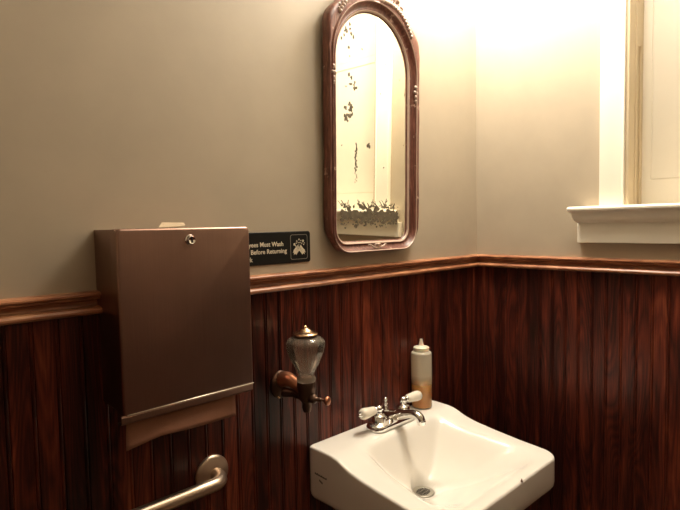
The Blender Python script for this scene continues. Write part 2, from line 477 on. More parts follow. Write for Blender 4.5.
# torn band across the foot of the glass
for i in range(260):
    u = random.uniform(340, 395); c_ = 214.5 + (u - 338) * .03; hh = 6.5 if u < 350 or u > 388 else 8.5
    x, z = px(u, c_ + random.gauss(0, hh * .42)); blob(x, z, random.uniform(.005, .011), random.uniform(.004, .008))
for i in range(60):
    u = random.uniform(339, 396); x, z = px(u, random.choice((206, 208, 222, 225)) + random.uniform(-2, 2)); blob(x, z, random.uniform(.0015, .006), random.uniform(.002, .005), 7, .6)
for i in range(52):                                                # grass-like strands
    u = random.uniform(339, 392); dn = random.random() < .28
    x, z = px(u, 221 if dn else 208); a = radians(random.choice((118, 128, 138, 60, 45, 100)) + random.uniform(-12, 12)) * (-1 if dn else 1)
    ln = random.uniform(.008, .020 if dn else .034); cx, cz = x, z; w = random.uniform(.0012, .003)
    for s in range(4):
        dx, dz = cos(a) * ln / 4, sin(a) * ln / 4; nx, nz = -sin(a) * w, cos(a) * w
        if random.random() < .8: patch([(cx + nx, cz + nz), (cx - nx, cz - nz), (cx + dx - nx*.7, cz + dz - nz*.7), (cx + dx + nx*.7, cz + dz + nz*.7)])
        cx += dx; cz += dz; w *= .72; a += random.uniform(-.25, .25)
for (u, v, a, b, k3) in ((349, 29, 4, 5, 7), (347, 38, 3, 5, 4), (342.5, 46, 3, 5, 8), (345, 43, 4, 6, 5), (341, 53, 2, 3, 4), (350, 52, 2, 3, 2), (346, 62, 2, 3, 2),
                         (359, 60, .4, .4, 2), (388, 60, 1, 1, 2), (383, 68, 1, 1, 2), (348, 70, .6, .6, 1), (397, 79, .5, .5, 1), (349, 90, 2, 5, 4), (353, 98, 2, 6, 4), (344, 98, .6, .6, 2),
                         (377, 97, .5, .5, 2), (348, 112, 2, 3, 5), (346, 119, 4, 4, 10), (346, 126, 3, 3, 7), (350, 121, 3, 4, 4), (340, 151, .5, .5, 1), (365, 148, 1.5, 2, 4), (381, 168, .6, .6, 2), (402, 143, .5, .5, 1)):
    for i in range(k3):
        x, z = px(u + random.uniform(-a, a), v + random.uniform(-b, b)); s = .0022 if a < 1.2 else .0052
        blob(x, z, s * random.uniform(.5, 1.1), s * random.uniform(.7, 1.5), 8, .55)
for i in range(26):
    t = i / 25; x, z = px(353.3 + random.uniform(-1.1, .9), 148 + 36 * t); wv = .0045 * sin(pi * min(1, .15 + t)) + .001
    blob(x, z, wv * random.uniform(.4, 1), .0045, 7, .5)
obj('mirror_glass', bm, [M['mirror'], M['fox']], mir, recalc=False)

# carved crest, the beaded foliage along the arch, small side rosettes and the foot scroll
def lump(bm, x, z, d, rx, rz, rd, ang=0, n=10, m_=6):
    ca, sa = cos(ang), sin(ang); rings = []
    for j in range(m_ + 1):
        th = pi / 2 * j / m_; ring = []
        for i in range(n):
            ph = 2 * pi * i / n; a = rx * cos(th) * cos(ph); b = rz * cos(th) * sin(ph)
            ring.append(bm.verts.new((MX + x + a * ca - b * sa, -.003 - d - rd * sin(th), z + a * sa + b * ca)))
            if j == m_: break
        rings.append(ring)
    for r0, r1 in zip(rings[:-2], rings[1:-1]): bridge(bm, r0, r1)
    top = rings[-1][0]; r = rings[-2]
    for i in range(n): bm.faces.new((r[i], r[(i + 1) % n], top))
    bm.faces.new(rings[0][::-1])
bm = bmesh.new()
crest = [(-.125, .699), (-.098, .722), (-.080, .748), (-.045, .762), (-.028, .79), (0, .808), (.028, .79), (.045, .762), (.080, .748), (.098, .722), (.125, .699), (.06, .706), (0, .713), (-.06, .706)]
poly_prism(bm, crest, lambda a, b, d: (MX + a, -.003 - d, b), .004, .018)
obj('crest', bm, M['frame'], mir)
bm = bmesh.new()
for s in (-1, 1):
    for i in range(15):                                            # tumbling leaves down each shoulder
        t = i / 14; a = radians(84 - 46 * t); r = .183 + .008 * sin(t * pi)
        x, z = s * r * cos(a), gzs + r * sin(a)
        lump(bm, x, z, .022, .0110 * (1 - .45 * t), .0065, .009, s * (a - pi/2) + .6 * s + random.uniform(-.4, .4))
        lump(bm, x + s * .007 * random.uniform(.4, 1), z + .007, .020, .0085 * (1.2 - .6 * t), .0045, .008, s * 1.0 + i)
    for q, (x, z, w, h, a) in enumerate(((.020, .742, .018, .009, .5), (.045, .735, .016, .008, .1), (.066, .727, .014, .008, -.4), (.03, .762, .014, .008, 1.0), (.055, .752, .013, .006, .5), (.012, .775, .012, .007, 1.2), (.085, .728, .010, .006, -.7), (.10, .712, .009, .006, -.8))):
        lump(bm, s * x, z, .017, w, h, .012, s * a)
lump(bm, 0, .752, .017, .010, .018, .016); lump(bm, 0, .785, .017, .008, .014, .012)
obj('crest_carving', bm, M['worn'], mir, smooth=True)
for s in (-1, 1):
    bm = bmesh.new()
    for dx, dz, a, b in ((0, .014, .006, .007), (-.004, 0, .005, .006), (.005, -.002, .005, .007), (0, -.014, .005, .007), (0, -.026, .003, .006)): lump(bm, s * .168 + dx, .487 + dz, .022, a, b, .006)
    obj('side_rosette', bm, M['worn'], mir, smooth=True)
bm = bmesh.new()
for s in (-1, 1):
    P = [(s * (.004 + .009 * cos(a) + .004 * a / 6), 0, .0375 + .006 * sin(a)) for a in [pi * 2 * i / 18 for i in range(-4, 15)]]
    P = [(MX + x, -.003 - .024, z) for x, _, z in P]
    tube(bm, P, [.0012 + .0012 * sin(pi * i / 18) for i in range(19)], 8)
    P = spline([(MX + s * .010, -.0268, .033), (MX + s * .022, -.0275, .037), (MX + s * .032, -.0268, .0425), (MX + s * .040, -.0265, .0405)], 5)
    tube(bm, P, lerps([.0022, .0028, .0018, .0008], 5), 8)
lump(bm, 0, .040, .023, .004, .006, .006)
obj('foot_scroll', bm, M['lip'], mir, smooth=True)
mir.rotation_euler = (radians(1.1), 0, 0)

# ------------------------------------------------------------------ sign
sx0, sx1, sz0, sz1 = -1.018, -.787, .0060, .0838
sg = thing('wall_sign', ((sx0 + sx1) / 2, 0, sz0), 'black hand-washing notice with pale lettering on wall behind the towel dispenser', 'sign')
bm = bmesh.new()
W_, H_ = sx1 - sx0, sz1 - sz0; cx_, cz_ = (sx0 + sx1) / 2, (sz0 + sz1) / 2
lo = [bm.verts.new((x, -.0003, z)) for x, z in rrect(cx_, cz_, W_, H_, .007)]; md = [bm.verts.new((x, -.0022, z)) for x, z in rrect(cx_, cz_, W_, H_, .007)]
hi = [bm.verts.new((x, -.0032, z)) for x, z in rrect(cx_, cz_, W_ - .003, H_ - .003, .006)]
bridge(bm, lo, md); bridge(bm, md, hi); bm.faces.new(hi); bm.faces.new(lo[::-1])
obj('plate', bm, M['black'], sg)
def text_part(body, xr, z, size, wscale=1.0, bold=.0):
    cu = bpy.data.curves.new('lettering', 'FONT'); cu.body = body; cu.size = size; cu.align_x = 'RIGHT'; cu.offset = bold; cu.extrude = .00025; cu.space_character = 1.03
    t = bpy.data.objects.new('tmp', cu); C.objects.link(t)
    bpy.context.view_layer.update()
    me = bpy.data.meshes.new_from_object(t.evaluated_get(bpy.context.evaluated_depsgraph_get()))
    bpy.data.objects.remove(t)
    me.transform(Matrix.Rotation(pi/2, 4, 'X') @ Matrix.Diagonal((wscale, 1, 1, 1)))
    me.materials.clear(); me.materials.append(M['signwhite'])
    o = bpy.data.objects.new('lettering', me); C.objects.link(o); o.parent = sg
    o.location = Vector((xr, -.0034, z + Z0)) - Vector(sg.location)
    return o
text_part('Employees Must Wash', -.8735, .0495, .0150, .98, .00032)
text_part('Hands Before Returning', -.8640, .0325, .0150, .98, .00032)
text_part('To Work', -.9655, .0155, .0150, .98, .00032)
# pictogram: outlined square, two scrubbing hands, spray of drops
icx, icz = -.8245, .0450; iw, ih = .055, .062
def yy(a, b, d): return (a, -.0032 - d, b)
bm = bmesh.new()
o1 = rrect(icx, icz, iw, ih, .006); o2 = rrect(icx, icz, iw - .0026, ih - .0026, .005)
for d in (0,):
    a = [bm.verts.new(yy(x, z, .0005)) for x, z in o1]; b = [bm.verts.new(yy(x, z, .0005)) for x, z in o2]
    c = [bm.verts.new(yy(x, z, 0)) for x, z in o1]; e = [bm.verts.new(yy(x, z, 0)) for x, z in o2]
    bridge(bm, a, b); bridge(bm, c, a); bridge(bm, b, e)
obj('icon_outline', bm, M['signgrey'], sg)
bm = bmesh.new()
def P_(pts, dd=.0006): poly_prism(bm, [(icx + x * .001, icz - .0022 + z * .00098) for x, z in pts], yy, -.0001, dd)
P_([(-20, -13), (-15, -10), (-17.5, -17), (-12, -14.5), (-10, -18), (-6, -13), (1, -6), (-1, 3), (-4, 7), (-7, 4.5), (-11, 1), (-17, -5)])
P_([(20, -13), (16, -10), (17.5, -17), (13, -14.5), (10, -18), (6, -13), (-1, -6), (-1.5, -2), (2, 3.5), (5, 7), (8, 4), (12, -1), (18, -6)], .0007)
for x, z, r in ((-15, 9, 3), (-11, 5, 1.5), (13, 17, 3), (-7, 17, 1.6), (0, 21, 2), (6, 18, 1.6), (-3, 13, 1.4), (3, 13, 1.6), (15, 8, 1.6), (-9, 12, 1.5), (9, 11, 1.5), (17, 12, 1.2)):
    P_([(x + r * cos(q), z + r * sin(q) * 1.15 + (r * .5 if q == pi/2 else 0)) for q in [2*pi*i/7 + .3 for i in range(7)]])
obj('washing_hands_icon', bm, M['signwhite'], sg)
bm = bmesh.new()
for i in range(9):
    x, z = random.uniform(-7, 7), random.uniform(-3, 9)
    P_([(x + 1.1 * cos(2*pi*k_/6), z + 1.1 * sin(2*pi*k_/6)) for k_ in range(6)], .0009)
for s in (-1, 1):
    for q in range(3): P_([(s * (3 + 3*q), 3 - 3.5*q), (s * (3.8 + 3*q), 3.4 - 3.5*q), (s * (1.2 + 3*q), -3 - 3*q), (s * (.5 + 3*q), -3.4 - 3*q)], .00095)
obj('icon_shading', bm, M['signgrey'], sg)

# ------------------------------------------------------------------ paper towel dispenser
DX0, DX1, DT, DB, DD = -1.3156, -1.0426, .098, -.230, .1087
dis = thing('towel_dispenser', ((DX0 + DX1) / 2, 0, DB), 'brushed steel paper towel cabinet with keyhole lock on dark panelling', 'dispenser')
# body: open shell (back, sides, top) standing off the wall across the rail
bm = bmesh.new()
sec = [(0, DB), (0, DT - .003), (.003, DT)]
yb = -.0275
def shell(x0, x1, d0, d1, z0, z1, r):
    pts = [(d0, z0), (d0, z1)]
    for i in range(7):
        a = pi/2 * i / 6; pts.append((d1 - r + r * sin(a), z1 - r + r * cos(a)))
    pts.append((d1, z0)); return pts
pts = shell(0, 0, 0, DD - .010, DB + .004, DT - .0012, .003)
A = [bm.verts.new((DX0 + .0012, -d, z)) for d, z in pts]; B = [bm.verts.new((DX1 - .0012, -d, z)) for d, z in pts]
bridge(bm, A, B); bm.faces.new(A); bm.faces.new(B[::-1])
for e in [(0, 0)]: pass
obj('cabinet_body', bm, M['steel'], dis)
# door: front sheet wrapped over the top and sides with rounded corners
bm = bmesh.new()
R = .010
def ring_door(inset, d):
    x0, x1, z0, z1 = DX0 + inset, DX1 - inset, DB, DT - inset
    out = [(x0, z0)]; r = .008 if inset < .004 else .006
    for i in range(6):
        a = pi - pi/2 * i / 5; out.append((x0 + r + r * cos(a), z1 - r + r * sin(a)))
    for i in range(6):
        a = pi/2 - pi/2 * i / 5; out.append((x1 - r + r * cos(a), z1 - r + r * sin(a)))
    out.append((x1, z0)); return [bm.verts.new((x, -d, z)) for x, z in out]
rr = []
rr.append(ring_door(0, DD - .030))
for i in range(7):
    a = pi/2 * i / 6; rr.append(ring_door(.005 * (1 - cos(a)), DD - .005 + .005 * sin(a)))
for r0, r1 in zip(rr, rr[1:]): bridge(bm, r0, r1)
bm.faces.new(rr[-1][::-1]); bm.faces.new(rr[0])
door = obj('door', bm, M['steel'], dis, smooth=True)
door.modifiers.new('edge', 'EDGE_SPLIT').split_angle = radians(35)
# polished hem and rolled lip under the door
bm = bmesh.new(); tube(bm, [(DX0 + .006, -DD - .0006, DB + .0005), (DX1 - .001, -DD - .0006, DB + .0005)], .0011, 10); obj('hem', bm, M['steeledge'], door, smooth=True)
bm = bmesh.new()
lp = [(DD - .001, DB), (DD + .0005, DB - .003), (DD - .001, DB - .013), (DD - .006, DB - .0170), (DD - .020, DB - .0165), (DD - .020, DB - .0145), (DD - .007, DB - .0150), (DD - .003, DB - .012), (DD - .002, DB - .003), (DD - .005, DB)]
A = [bm.verts.new((DX0 - .004, -d, z)) for d, z in lp]; B = [bm.verts.new((DX1 - .002, -d, z)) for d, z in lp]
bridge(bm, A, B); bm.faces.new(A); bm.faces.new(B[::-1]); obj('lower_lip', bm, M['steel'], dis)
lk = (-1.178, -DD, .0745)
bm = bmesh.new(); lathe(bm, lk, (0, -1, 0), [(.0105, -.001), (.0105, .0015), (.0088, .0035), (.0082, .0075), (.0070, .009), (.0062, .0085)], 24); lo_ = obj('lock', bm, M['chrome'], door, smooth=True)
lo_.modifiers.new('edge', 'EDGE_SPLIT').split_angle = radians(35)
bm = bmesh.new(); box(bm, lk[0] - .0011, lk[0] + .0011, -DD - .0093, -DD - .0078, lk[2] - .0042, lk[2] + .0042); obj('keyhole', bm, M['dark'], lo_)
bm = bmesh.new(); box(bm, DX0 + .022, DX1 - .022, -.093, -.030, DB + .0005, DB + .0038); obj('towel_slot', bm, M['dark'], dis)
# kraft towel hanging from the slot
bm = bmesh.new(); cols = 22; rows = 8; g = []
for i in range(cols + 1):
    t = i / cols; x = -1.304 + .225 * t
    zb = -.2975 + .0115 * min(1, t / .28) ** .9 - .006 * max(0, (t - .28)) / .72
    row = []
    for j in range(rows + 1):
        s = j / rows; z = -.2262 + (zb + .2262) * s
        y = -.088 - .010 * s + .0045 * sin(t * 5 + s * 2) * s - .003 * s * s
        row.append(bm.verts.new((x - .003 * s + (-.002 * s if i == 0 else 0), y, z)))
    g.append(row)
for a, b in zip(g, g[1:]): bridge(bm, a, b, closed=False)
tw = obj('paper_towel', bm, M['kraft'], smooth=True)
tw.modifiers.new('t', 'SOLIDIFY').thickness = .0006
tag(tw, 'brown paper towel sheet hanging below the steel dispenser', 'paper towel')
# folded scrap on top
bm = bmesh.new()
def sheet(pts, th=.0007):
    a = [bm.verts.new(p) for p in pts]; b = [bm.verts.new((p[0], p[1], p[2] + th)) for p in pts]
    bm.faces.new(a[::-1]); bm.faces.new(b); bridge(bm, a, b)
sheet([(-1.212, -.072, .0982), (-1.160, -.070, .0982), (-1.158, -.040, .0982), (-1.214, -.040, .0982)])
sheet([(-1.222, -.071, .0985), (-1.164, -.066, .1015), (-1.155, -.044, .1075), (-1.200, -.040, .1085)])
sheet([(-1.209, -.071, .0992), (-1.206, -.071, .0992), (-1.196, -.041, .1084), (-1.200, -.041, .1084)])
tag(obj('folded_paper', bm, M['scrap']), 'small pale folded scrap of paper lying on top of the steel dispenser', 'paper')

# ------------------------------------------------------------------ grab bar
gb = thing('grab_bar', (-1.088, 0, -.443), 'satin steel grab bar curving out of its round wall flange', 'grab bar')
def flange(x, z):
    bm = bmesh.new(); lathe(bm, (x, -.0095, z), (0, -1, 0), [(.040, 0), (.040, .003), (.0385, .006), (.034, .0085), (.020, .0105), (.0165, .012)], 40)
    o = obj('wall_flange', bm, M['bar'], gb, smooth=True); o.modifiers.new('edge', 'EDGE_SPLIT').split_angle = radians(40)
flange(-1.092, -.440); flange(-1.88, -.440)
bm = bmesh.new(); P = []
P += [(-1.088, -.012, -.440), (-1.088, -.022, -.440)]
for i in range(9):
    a = pi/2 * i / 8; P.append((-1.088 - .036 * (1 - cos(a)), -.030 - .036 * sin(a), -.440 + .002 * i / 8))
for i in range(1, 16): P.append((-1.124 - .72 * i / 16, -.066, -.438))
for i in range(9):
    a = pi/2 * i / 8; P.append((-1.844 - .036 * sin(a), -.030 - .036 * cos(a), -.438 - .002 * i / 8))
P.append((-1.88, -.012, -.440))
tube(bm, P, .0137, 28, up=(0, 0, 1)); obj('bar', bm, M['bar'], gb, smooth=True)

# ------------------------------------------------------------------ globe soap dispenser
SX, SY = -.883, -.090
sd = thing('soap_dispenser', (SX, 0, -.33), 'antique glass globe soap dispenser with brass cap on a bronze wall arm', 'soap dispenser')
bm = bmesh.new()
pl = []
for i in range(28):
    a = 2*pi*i/28; pl.append((SX - .016 + .029 * cos(a), -.288 + .034 * sin(a) * (1 + .08 * sin(a))))
a1 = [bm.verts.new((x, -.0085, z)) for x, z in pl]; a2 = [bm.verts.new((x, -.013, z)) for x, z in pl]
a3 = [bm.verts.new((SX - .016 + (x - SX + .016) * .8, -.018, -.288 + (z + .288) * .8)) for x, z in pl]
a4 = [bm.verts.new((SX - .016 + (x - SX + .016) * .5, -.024, -.288 + (z + .288) * .5)) for x, z in pl]
bridge(bm, a1, a2); bridge(bm, a2, a3); bridge(bm, a3, a4); bm.faces.new(a4); bm.faces.new(a1[::-1])
wp = obj('wall_plate', bm, M['bronze'], sd, smooth=True)
for dx, dz in ((-.014, .022), (-.010, -.026)):
    bm = bmesh.new(); lathe(bm, (SX - .016 + dx, -.0150, -.288 + dz), (0, -1, 0), [(.0038, 0), (.0038, .002), (.0022, .0038), (.0001, .0042)], 12); obj('screw', bm, M['brass'], wp, smooth=True)
bm = bmesh.new()
P = spline([(SX - .016, -.018, -.272), (SX - .013, -.040, -.268), (SX - .005, -.062, -.280), (SX, -.082, -.293)], 7)
tube(bm, P, lerps([.019, .0165, .013, .012], 7), 20, sx=1.0, sy=1.0, up=(1, 0, 0))
obj('arm', bm, M['copper'], sd, smooth=True)
bm = bmesh.new()
P = spline([(SX - .014, -.018, -.303), (SX - .002, -.045, -.303), (SX, -.066, -.305), (SX, -.084, -.307)], 6)
tube(bm, P, lerps([.012, .010, .010, .010], 6), 16); obj('lower_arm', bm, M['bronze'], sd, smooth=True)
bm = bmesh.new()
lathe(bm, (SX, SY, 0), (0, 0, 1), [(.004, -.340), (.0085, -.338), (.0100, -.333), (.0115, -.325), (.0105, -.318), (.0140, -.312), (.0185, -.306), (.0200, -.298), (.0205, -.288), (.0225, -.284), (.0228, -.270), (.0215, -.266), (.018, -.265)], 32)
cup = obj('valve_cup', bm, M['bronze'], sd, smooth=True); cup.modifiers.new('edge', 'EDGE_SPLIT').split_angle = radians(45)
bm = bmesh.new()
lathe(bm, (SX, SY - .012, -.304), (.25, -1, .04), [(.0105, 0), (.0105, .014), (.008, .016), (.0052, .018), (.0045, .028), (.004, .034)], 18); obj('spout_collar', bm, M['bronze'], cup, smooth=True)
bm = bmesh.new()
d_ = Vector((.25, -1, .04)).normalized(); o_ = Vector((SX, SY - .012, -.304)) + d_ * .032
lathe(bm, o_, d_, [(.0032, 0), (.0032, .012), (.0095, .0135), (.0105, .0165), (.0098, .0195), (.006, .0215), (.0005, .022)], 22); obj('push_knob', bm, M['copper'], sd, smooth=True)
bm = bmesh.new()
prof = [(.0205, -.2665), (.0222, -.2630), (.0226, -.2585), (.0205, -.2545), (.0185, -.2510), (.0200, -.2455), (.0245, -.236), (.0318, -.222), (.0388, -.207), (.0438, -.193), (.0458, -.182), (.0452, -.1735), (.0405, -.1655), (.0315, -.1610), (.0250, -.159)]
lathe(bm, (SX, SY, 0), (0, 0, 1), prof, 48, caps=False)
gl = obj('glass_globe', bm, M['globe'], sd, smooth=True); 
bm = bmesh.new(); lathe(bm, (SX, SY, 0), (0, 0, 1), [(.0250, -.162), (.0272, -.161), (.0272, -.1565), (.0250, -.155)], 36); nk = obj('neck_ring', bm, M['bronze'], sd, smooth=True)
bm = bmesh.new(); lathe(bm, (SX, SY, 0), (0, 0, 1), [(.0270, -.1560), (.0298, -.1550), (.0300, -.1535), (.0280, -.1520), (.0225, -.1490), (.0215, -.1490), (.0160, -.1455), (.0125, -.1440), (.0120, -.1428), (.0070, -.1405), (.0042, -.1395), (.0046, -.1378), (.0040, -.1360), (.0024, -.1342), (.0003, -.1335)], 40)
obj('cap', bm, M['brass'], sd, smooth=True)

# ------------------------------------------------------------------ sink
SL, SR, SF = -.816, -.312, -.440
sk = thing('sink', ((SL + SR) / 2, 0, -.72), 'white porcelain wall-hung sink with raised back ledge under the mirror', 'sink')
def zt(y):
    d = -y
    key = [(-.5, -.4635), (.060, -.4635), (.095, -.4645), (.115, -.4680), (.135, -.4755), (.158, -.4840), (.190, -.4910), (.25, -.4990), (.33, -.5075), (.40, -.513), (.45, -.518)]
    for (a, za), (b, zb) in zip(key, key[1:]):
        if d <= b:
            t = (d - a) / (b - a); return za + (zb - za) * t
    return key[-1][1]
bc = (-.5605, -.225)
def outer(a, ins=0.0):
    dx, dy = cos(a), sin(a); x0, x1, y0, y1 = SL + ins, SR - ins, SF + ins, -.0099
    def inside_(x, y):
        r = .040
        if not (x0 <= x <= x1 and y0 <= y <= y1): return False
        # front edge bows gently, front corners are rounded
        for cx, s in ((x0 + r, -1), (x1 - r, 1)):
            if (x - cx) * s > 0 and y < y0 + r and math.hypot(x - cx, y - y0 - r) > r: return False
        for cx, s in ((x0 + .010, -1), (x1 - .010, 1)):
            if (x - cx) * s > 0 and y > y1 - .010 and math.hypot(x - cx, y - y1 + .010) > .010: return False
        return True
    lo, hi = 0, 1.0
    for _ in range(40):
        md = (lo + hi) / 2
        if inside_(bc[0] + dx * md, bc[1] + dy * md): lo = md
        else: hi = md
    return lo
def bowl(a):
    dx, dy = cos(a), sin(a)
    def ins(x, y):
        hw_ = .158 + .165 * max(0, -y - .11); x0, x1 = -.5605 - hw_, -.5605 + hw_; y0, y1 = -.402, -.105
        if not (x0 <= x <= x1 and y0 <= y <= y1): return False
        for cx, s in ((x0, -1), (x1, 1)):
            for cy, t, r in ((y0, -1, .080), (y1, 1, .045)):
                ax, ay = cx - s * r, cy - t * r
                if (x - ax) * s > 0 and (y - ay) * t > 0 and math.hypot(x - ax, y - ay) > r: return False
        return True
    lo, hi = 0, 1.0
    for _ in range(40):
        md = (lo + hi) / 2
        if ins(bc[0] + dx * md, bc[1] + dy * md): lo = md
        else: hi = md
    return lo
NS = 220
# angles concentrated evenly by outer arc length
samp = [2*pi*i/2880 for i in range(2881)]; L_ = [0]; prev = None
for a in samp:
    r = outer(a); p_ = (r * cos(a), r * sin(a))
    if prev: L_.append(L_[-1] + math.hypot(p_[0] - prev[0], p_[1] - prev[1]))
    prev = p_
angs = []; j = 0
for i in range(NS):
    t = L_[-1] * i / NS
    while L_[j + 1] < t: j += 1
    angs.append(samp[j] + (samp[j+1] - samp[j]) * ((t - L_[j]) / max(1e-9, L_[j+1] - L_[j])))
RO = [outer(a) for a in angs]; RB = [bowl(a) for a in angs]
for _ in range(3): RB = [(RB[i-1] + 2*RB[i] + RB[(i+1) % NS]) / 4 for i in range(NS)]
DC = (-.5605, -.180); DZ = -.618; DR = .029
bm = bmesh.new(); rings = []
def ring(f): 
    r = [bm.verts.new(f(i, a)) for i, a in enumerate(angs)]; rings.append(r)
def P2(r, a): return (bc[0] + r * cos(a), bc[1] + r * sin(a))
# underside bowl, lower skirt, side, rounded rim
for k4, (s, z) in enumerate(((.12, -.705), (.45, -.698), (.70, -.670), (.84, -.625), (.90, -.606))):
    ring(lambda i, a: (*P2(RO[i] * s if k4 > 1 else RO[i] * s, a), z))
def back_clip(r, a):
    return P2(r, a)
for ins, z in ((.014, -.600), (.006, -.597), (.0015, -.590), (0, -.580)):
    ring(lambda i, a: (*P2(RO[i] - ins, a), z))
rr_ = .0065
for q in range(5):
    t = q / 4 * pi / 2
    def f(i, a):
        x, y = P2(RO[i] - rr_ * (1 - cos(t)), a); return (x, y, zt(y) - rr_ * (1 - sin(t)))
    ring(f)
DECK = len(rings)
for q in range(1, 15):                                              # deck / rim
    s = q / 14
    def f(i, a):
        r = (RO[i] - rr_) * (1 - s) + RB[i] * s; x, y = P2(r, a); return (x, y, zt(y))
    ring(f)
NB = 40
def vin(x, y):
    hw_ = .158 + .165 * max(0, -y - .11)
    if not (abs(x + .5605) <= hw_ and -.402 <= y <= .10): return False
    r = .085; ax = abs(x + .5605) - (hw_ - r); ay = (-.402 + r) - y
    return not (ax > 0 and ay > 0 and math.hypot(ax, ay) > r)
def smax(a, b, k): return .5 * (a + b + math.sqrt((a - b) ** 2 + k * k))
def smin(a, b, k): return .5 * (a + b - math.sqrt((a - b) ** 2 + k * k))
def bowl_z(x, y):
    """back wall of the bowl meets a dished floor that climbs to the side and front rims"""
    zA = -.4645 - (-y - .105) * 2.35 + .9 * (x + .5605) ** 2
    dx, dy = x - DC[0], y - DC[1]; d = math.hypot(dx, dy)
    if d < 1e-6: zB = DZ
    else:
        lo, hi = 0, 1.0
        for _ in range(24):
            md = (lo + hi) / 2
            if vin(DC[0] + dx / d * md, DC[1] + dy / d * md): lo = md
            else: hi = md
        zB = DZ + (zt(DC[1] + dy / d * lo) - DZ) * (d / lo) ** 1.6
    return smax(zA, zB, .012)
for q in range(1, NB + 1):
    s = q / NB
    def f(i, a):
        x0, y0 = P2(RB[i], a)
        x1, y1 = DC[0] + DR * cos(a), DC[1] + DR * sin(a)
        x, y = x0 + (x1 - x0) * s, y0 + (y1 - y0) * s
        z = smin(zt(y) - .001, bowl_z(x, y), .014)
        w = min(1, (1 - s) / .12)
        return (x, y, z * w + DZ * (1 - w) if z < DZ + .012 or s > .995 else z)
    ring(f)
for r, z in ((DR * .97, DZ - .004), (DR * .9, DZ - .010)):
    ring(lambda i, a: (DC[0] + r * cos(a), DC[1] + r * sin(a), z))
for q in range(14):                                                 # ease the deck into the bowl lip
    w = ((q + 1) / 14) ** 3
    for v in rings[DECK + q]:
        v.co.z = v.co.z * (1 - w) + smin(v.co.z - .001, bowl_z(v.co.x, v.co.y), .014) * w
for r0, r1 in zip(rings, rings[1:]): bridge(bm, r0, r1)
bm.faces.new(rings[0][::-1]); bm.faces.new(rings[-1])
basin = obj('basin', bm, M['porc'], sk, smooth=True)
sm_ = basin.modifiers.new('smooth', 'SMOOTH'); sm_.factor = .5; sm_.iterations = 14
vg_ = basin.vertex_groups.new(name='bowl'); vg_.add(list(range((DECK + 1) * NS, len(basin.data.vertices))), 1.0, 'REPLACE'); sm_.vertex_group = 'bowl'
# drain strainer
bm = bmesh.new(); lathe(bm, (DC[0], DC[1], DZ - .0015), (0, 0, 1), [(.0290, -.002), (.0300, .0012), (.0280, .0026), (.0245, .0016), (.012, .0010), (.0002, .0008)], 36); dr = obj('drain_strainer', bm, M['drainm'], sk, smooth=True)
bm = bmesh.new()
for u in range(-3, 4):
    hw = (.0215 ** 2 - (u * .0058) ** 2) ** .5 if abs(u * .0058) < .0215 else 0
    for t in (-.55, 0, .55):
        if hw > .005:
            box(bm, DC[0] + u * .0058 - .0015, DC[0] + u * .0058 + .0015, DC[1] + t * hw - hw * .22, DC[1] + t * hw + hw * .22, DZ - .0010, DZ + .0003)
obj('strainer_slots', bm, M['hole'], dr)
# faded maker's mark on the side: two short illegible lines, and the chip on the front rim
bm = bmesh.new()
for k6 in range(11):
    y = -.036 - k6 * .0040; hgt = (.0042, .0030, .0048, .0034)[k6 % 4]
    box(bm, SL - .0006, SL + .0002, y - .0030, y, -.5290 - k6 * .0002, -.5290 - k6 * .0002 + hgt)
for k6 in range(3):
    y = -.052 - k6 * .0042; box(bm, SL - .0006, SL + .0002, y - .0034, y, -.5430 - .0018 * k6, -.5385 - .0018 * k6)
obj('faded_mark', bm, M['ink'], sk)
bm = bmesh.new()
cy = SF + .0012; lathe(bm, (-.519, cy, -.5150), (0, -1, .4), [(.0042, 0), (.0035, .0012), (.0010, .0014)], 9, flute=(0, .01, 3, .3)); obj('enamel_chip', bm, M['chip'], sk)
# trap pipe below
bm = bmesh.new(); P = spline([(DC[0], DC[1], -.704), (DC[0], DC[1], -.80), (DC[0], DC[1] - .01, -.86), (DC[0], DC[1] + .03, -.90), (DC[0], DC[1] + .07, -.86), (DC[0], -.05, -.84), (DC[0], -.012, -.84)], 6); tube(bm, P, .018, 18); obj('drain_pipe', bm, M['chrome'], sk, smooth=True)

# ------------------------------------------------------------------ faucet
FX, FY, FZ = -.552, -.064, -.4630
fa = thing('faucet', (FX, FY, FZ), 'chrome two-handle faucet with white porcelain levers on the sink ledge', 'faucet')
def stadium(L, r, n=12):
    out = []
    for s, a0 in ((1, -90), (-1, 90)):
        for i in range(n + 1):
            a = radians(a0 + 180 * i / n); out.append((s * (L/2 - r) + r * cos(a), r * sin(a)))
    return out
bm = bmesh.new(); rs = []
for L, r, z in ((.180, .0300, 0), (.180, .0300, .007), (.177, .0288, .0115), (.170, .0262, .0145), (.158, .0225, .0165), (.140, .0190, .020), (.090, .0150, .0225)):
    rs.append([bm.verts.new((FX + x, FY + y, FZ + z)) for x, y in stadium(L, r)])
for a, b in zip(rs, rs[1:]): bridge(bm, a, b)
bm.faces.new(rs[-1]); bm.faces.new(rs[0][::-1])
bs = obj('base_plate', bm, M['chrome'], fa, smooth=True); bs.modifiers.new('edge', 'EDGE_SPLIT').split_angle = radians(60)
bm = bmesh.new()
P = spline([(FX, FY + .018, FZ + .012), (FX, FY, FZ + .020), (FX, FY - .030, FZ + .031), (FX, FY - .062, FZ + .041), (FX, FY - .086, FZ + .046), (FX, FY - .100, FZ + .041), (FX, FY - .106, FZ + .030)], 7)
tube(bm, P, lerps([.022, .0210, .0165, .0135, .0130, .0128, .0125], 7), 24, sx=1.0, sy=.85, up=(1, 0, 0)); obj('spout', bm, M['chrome'], fa, smooth=True)
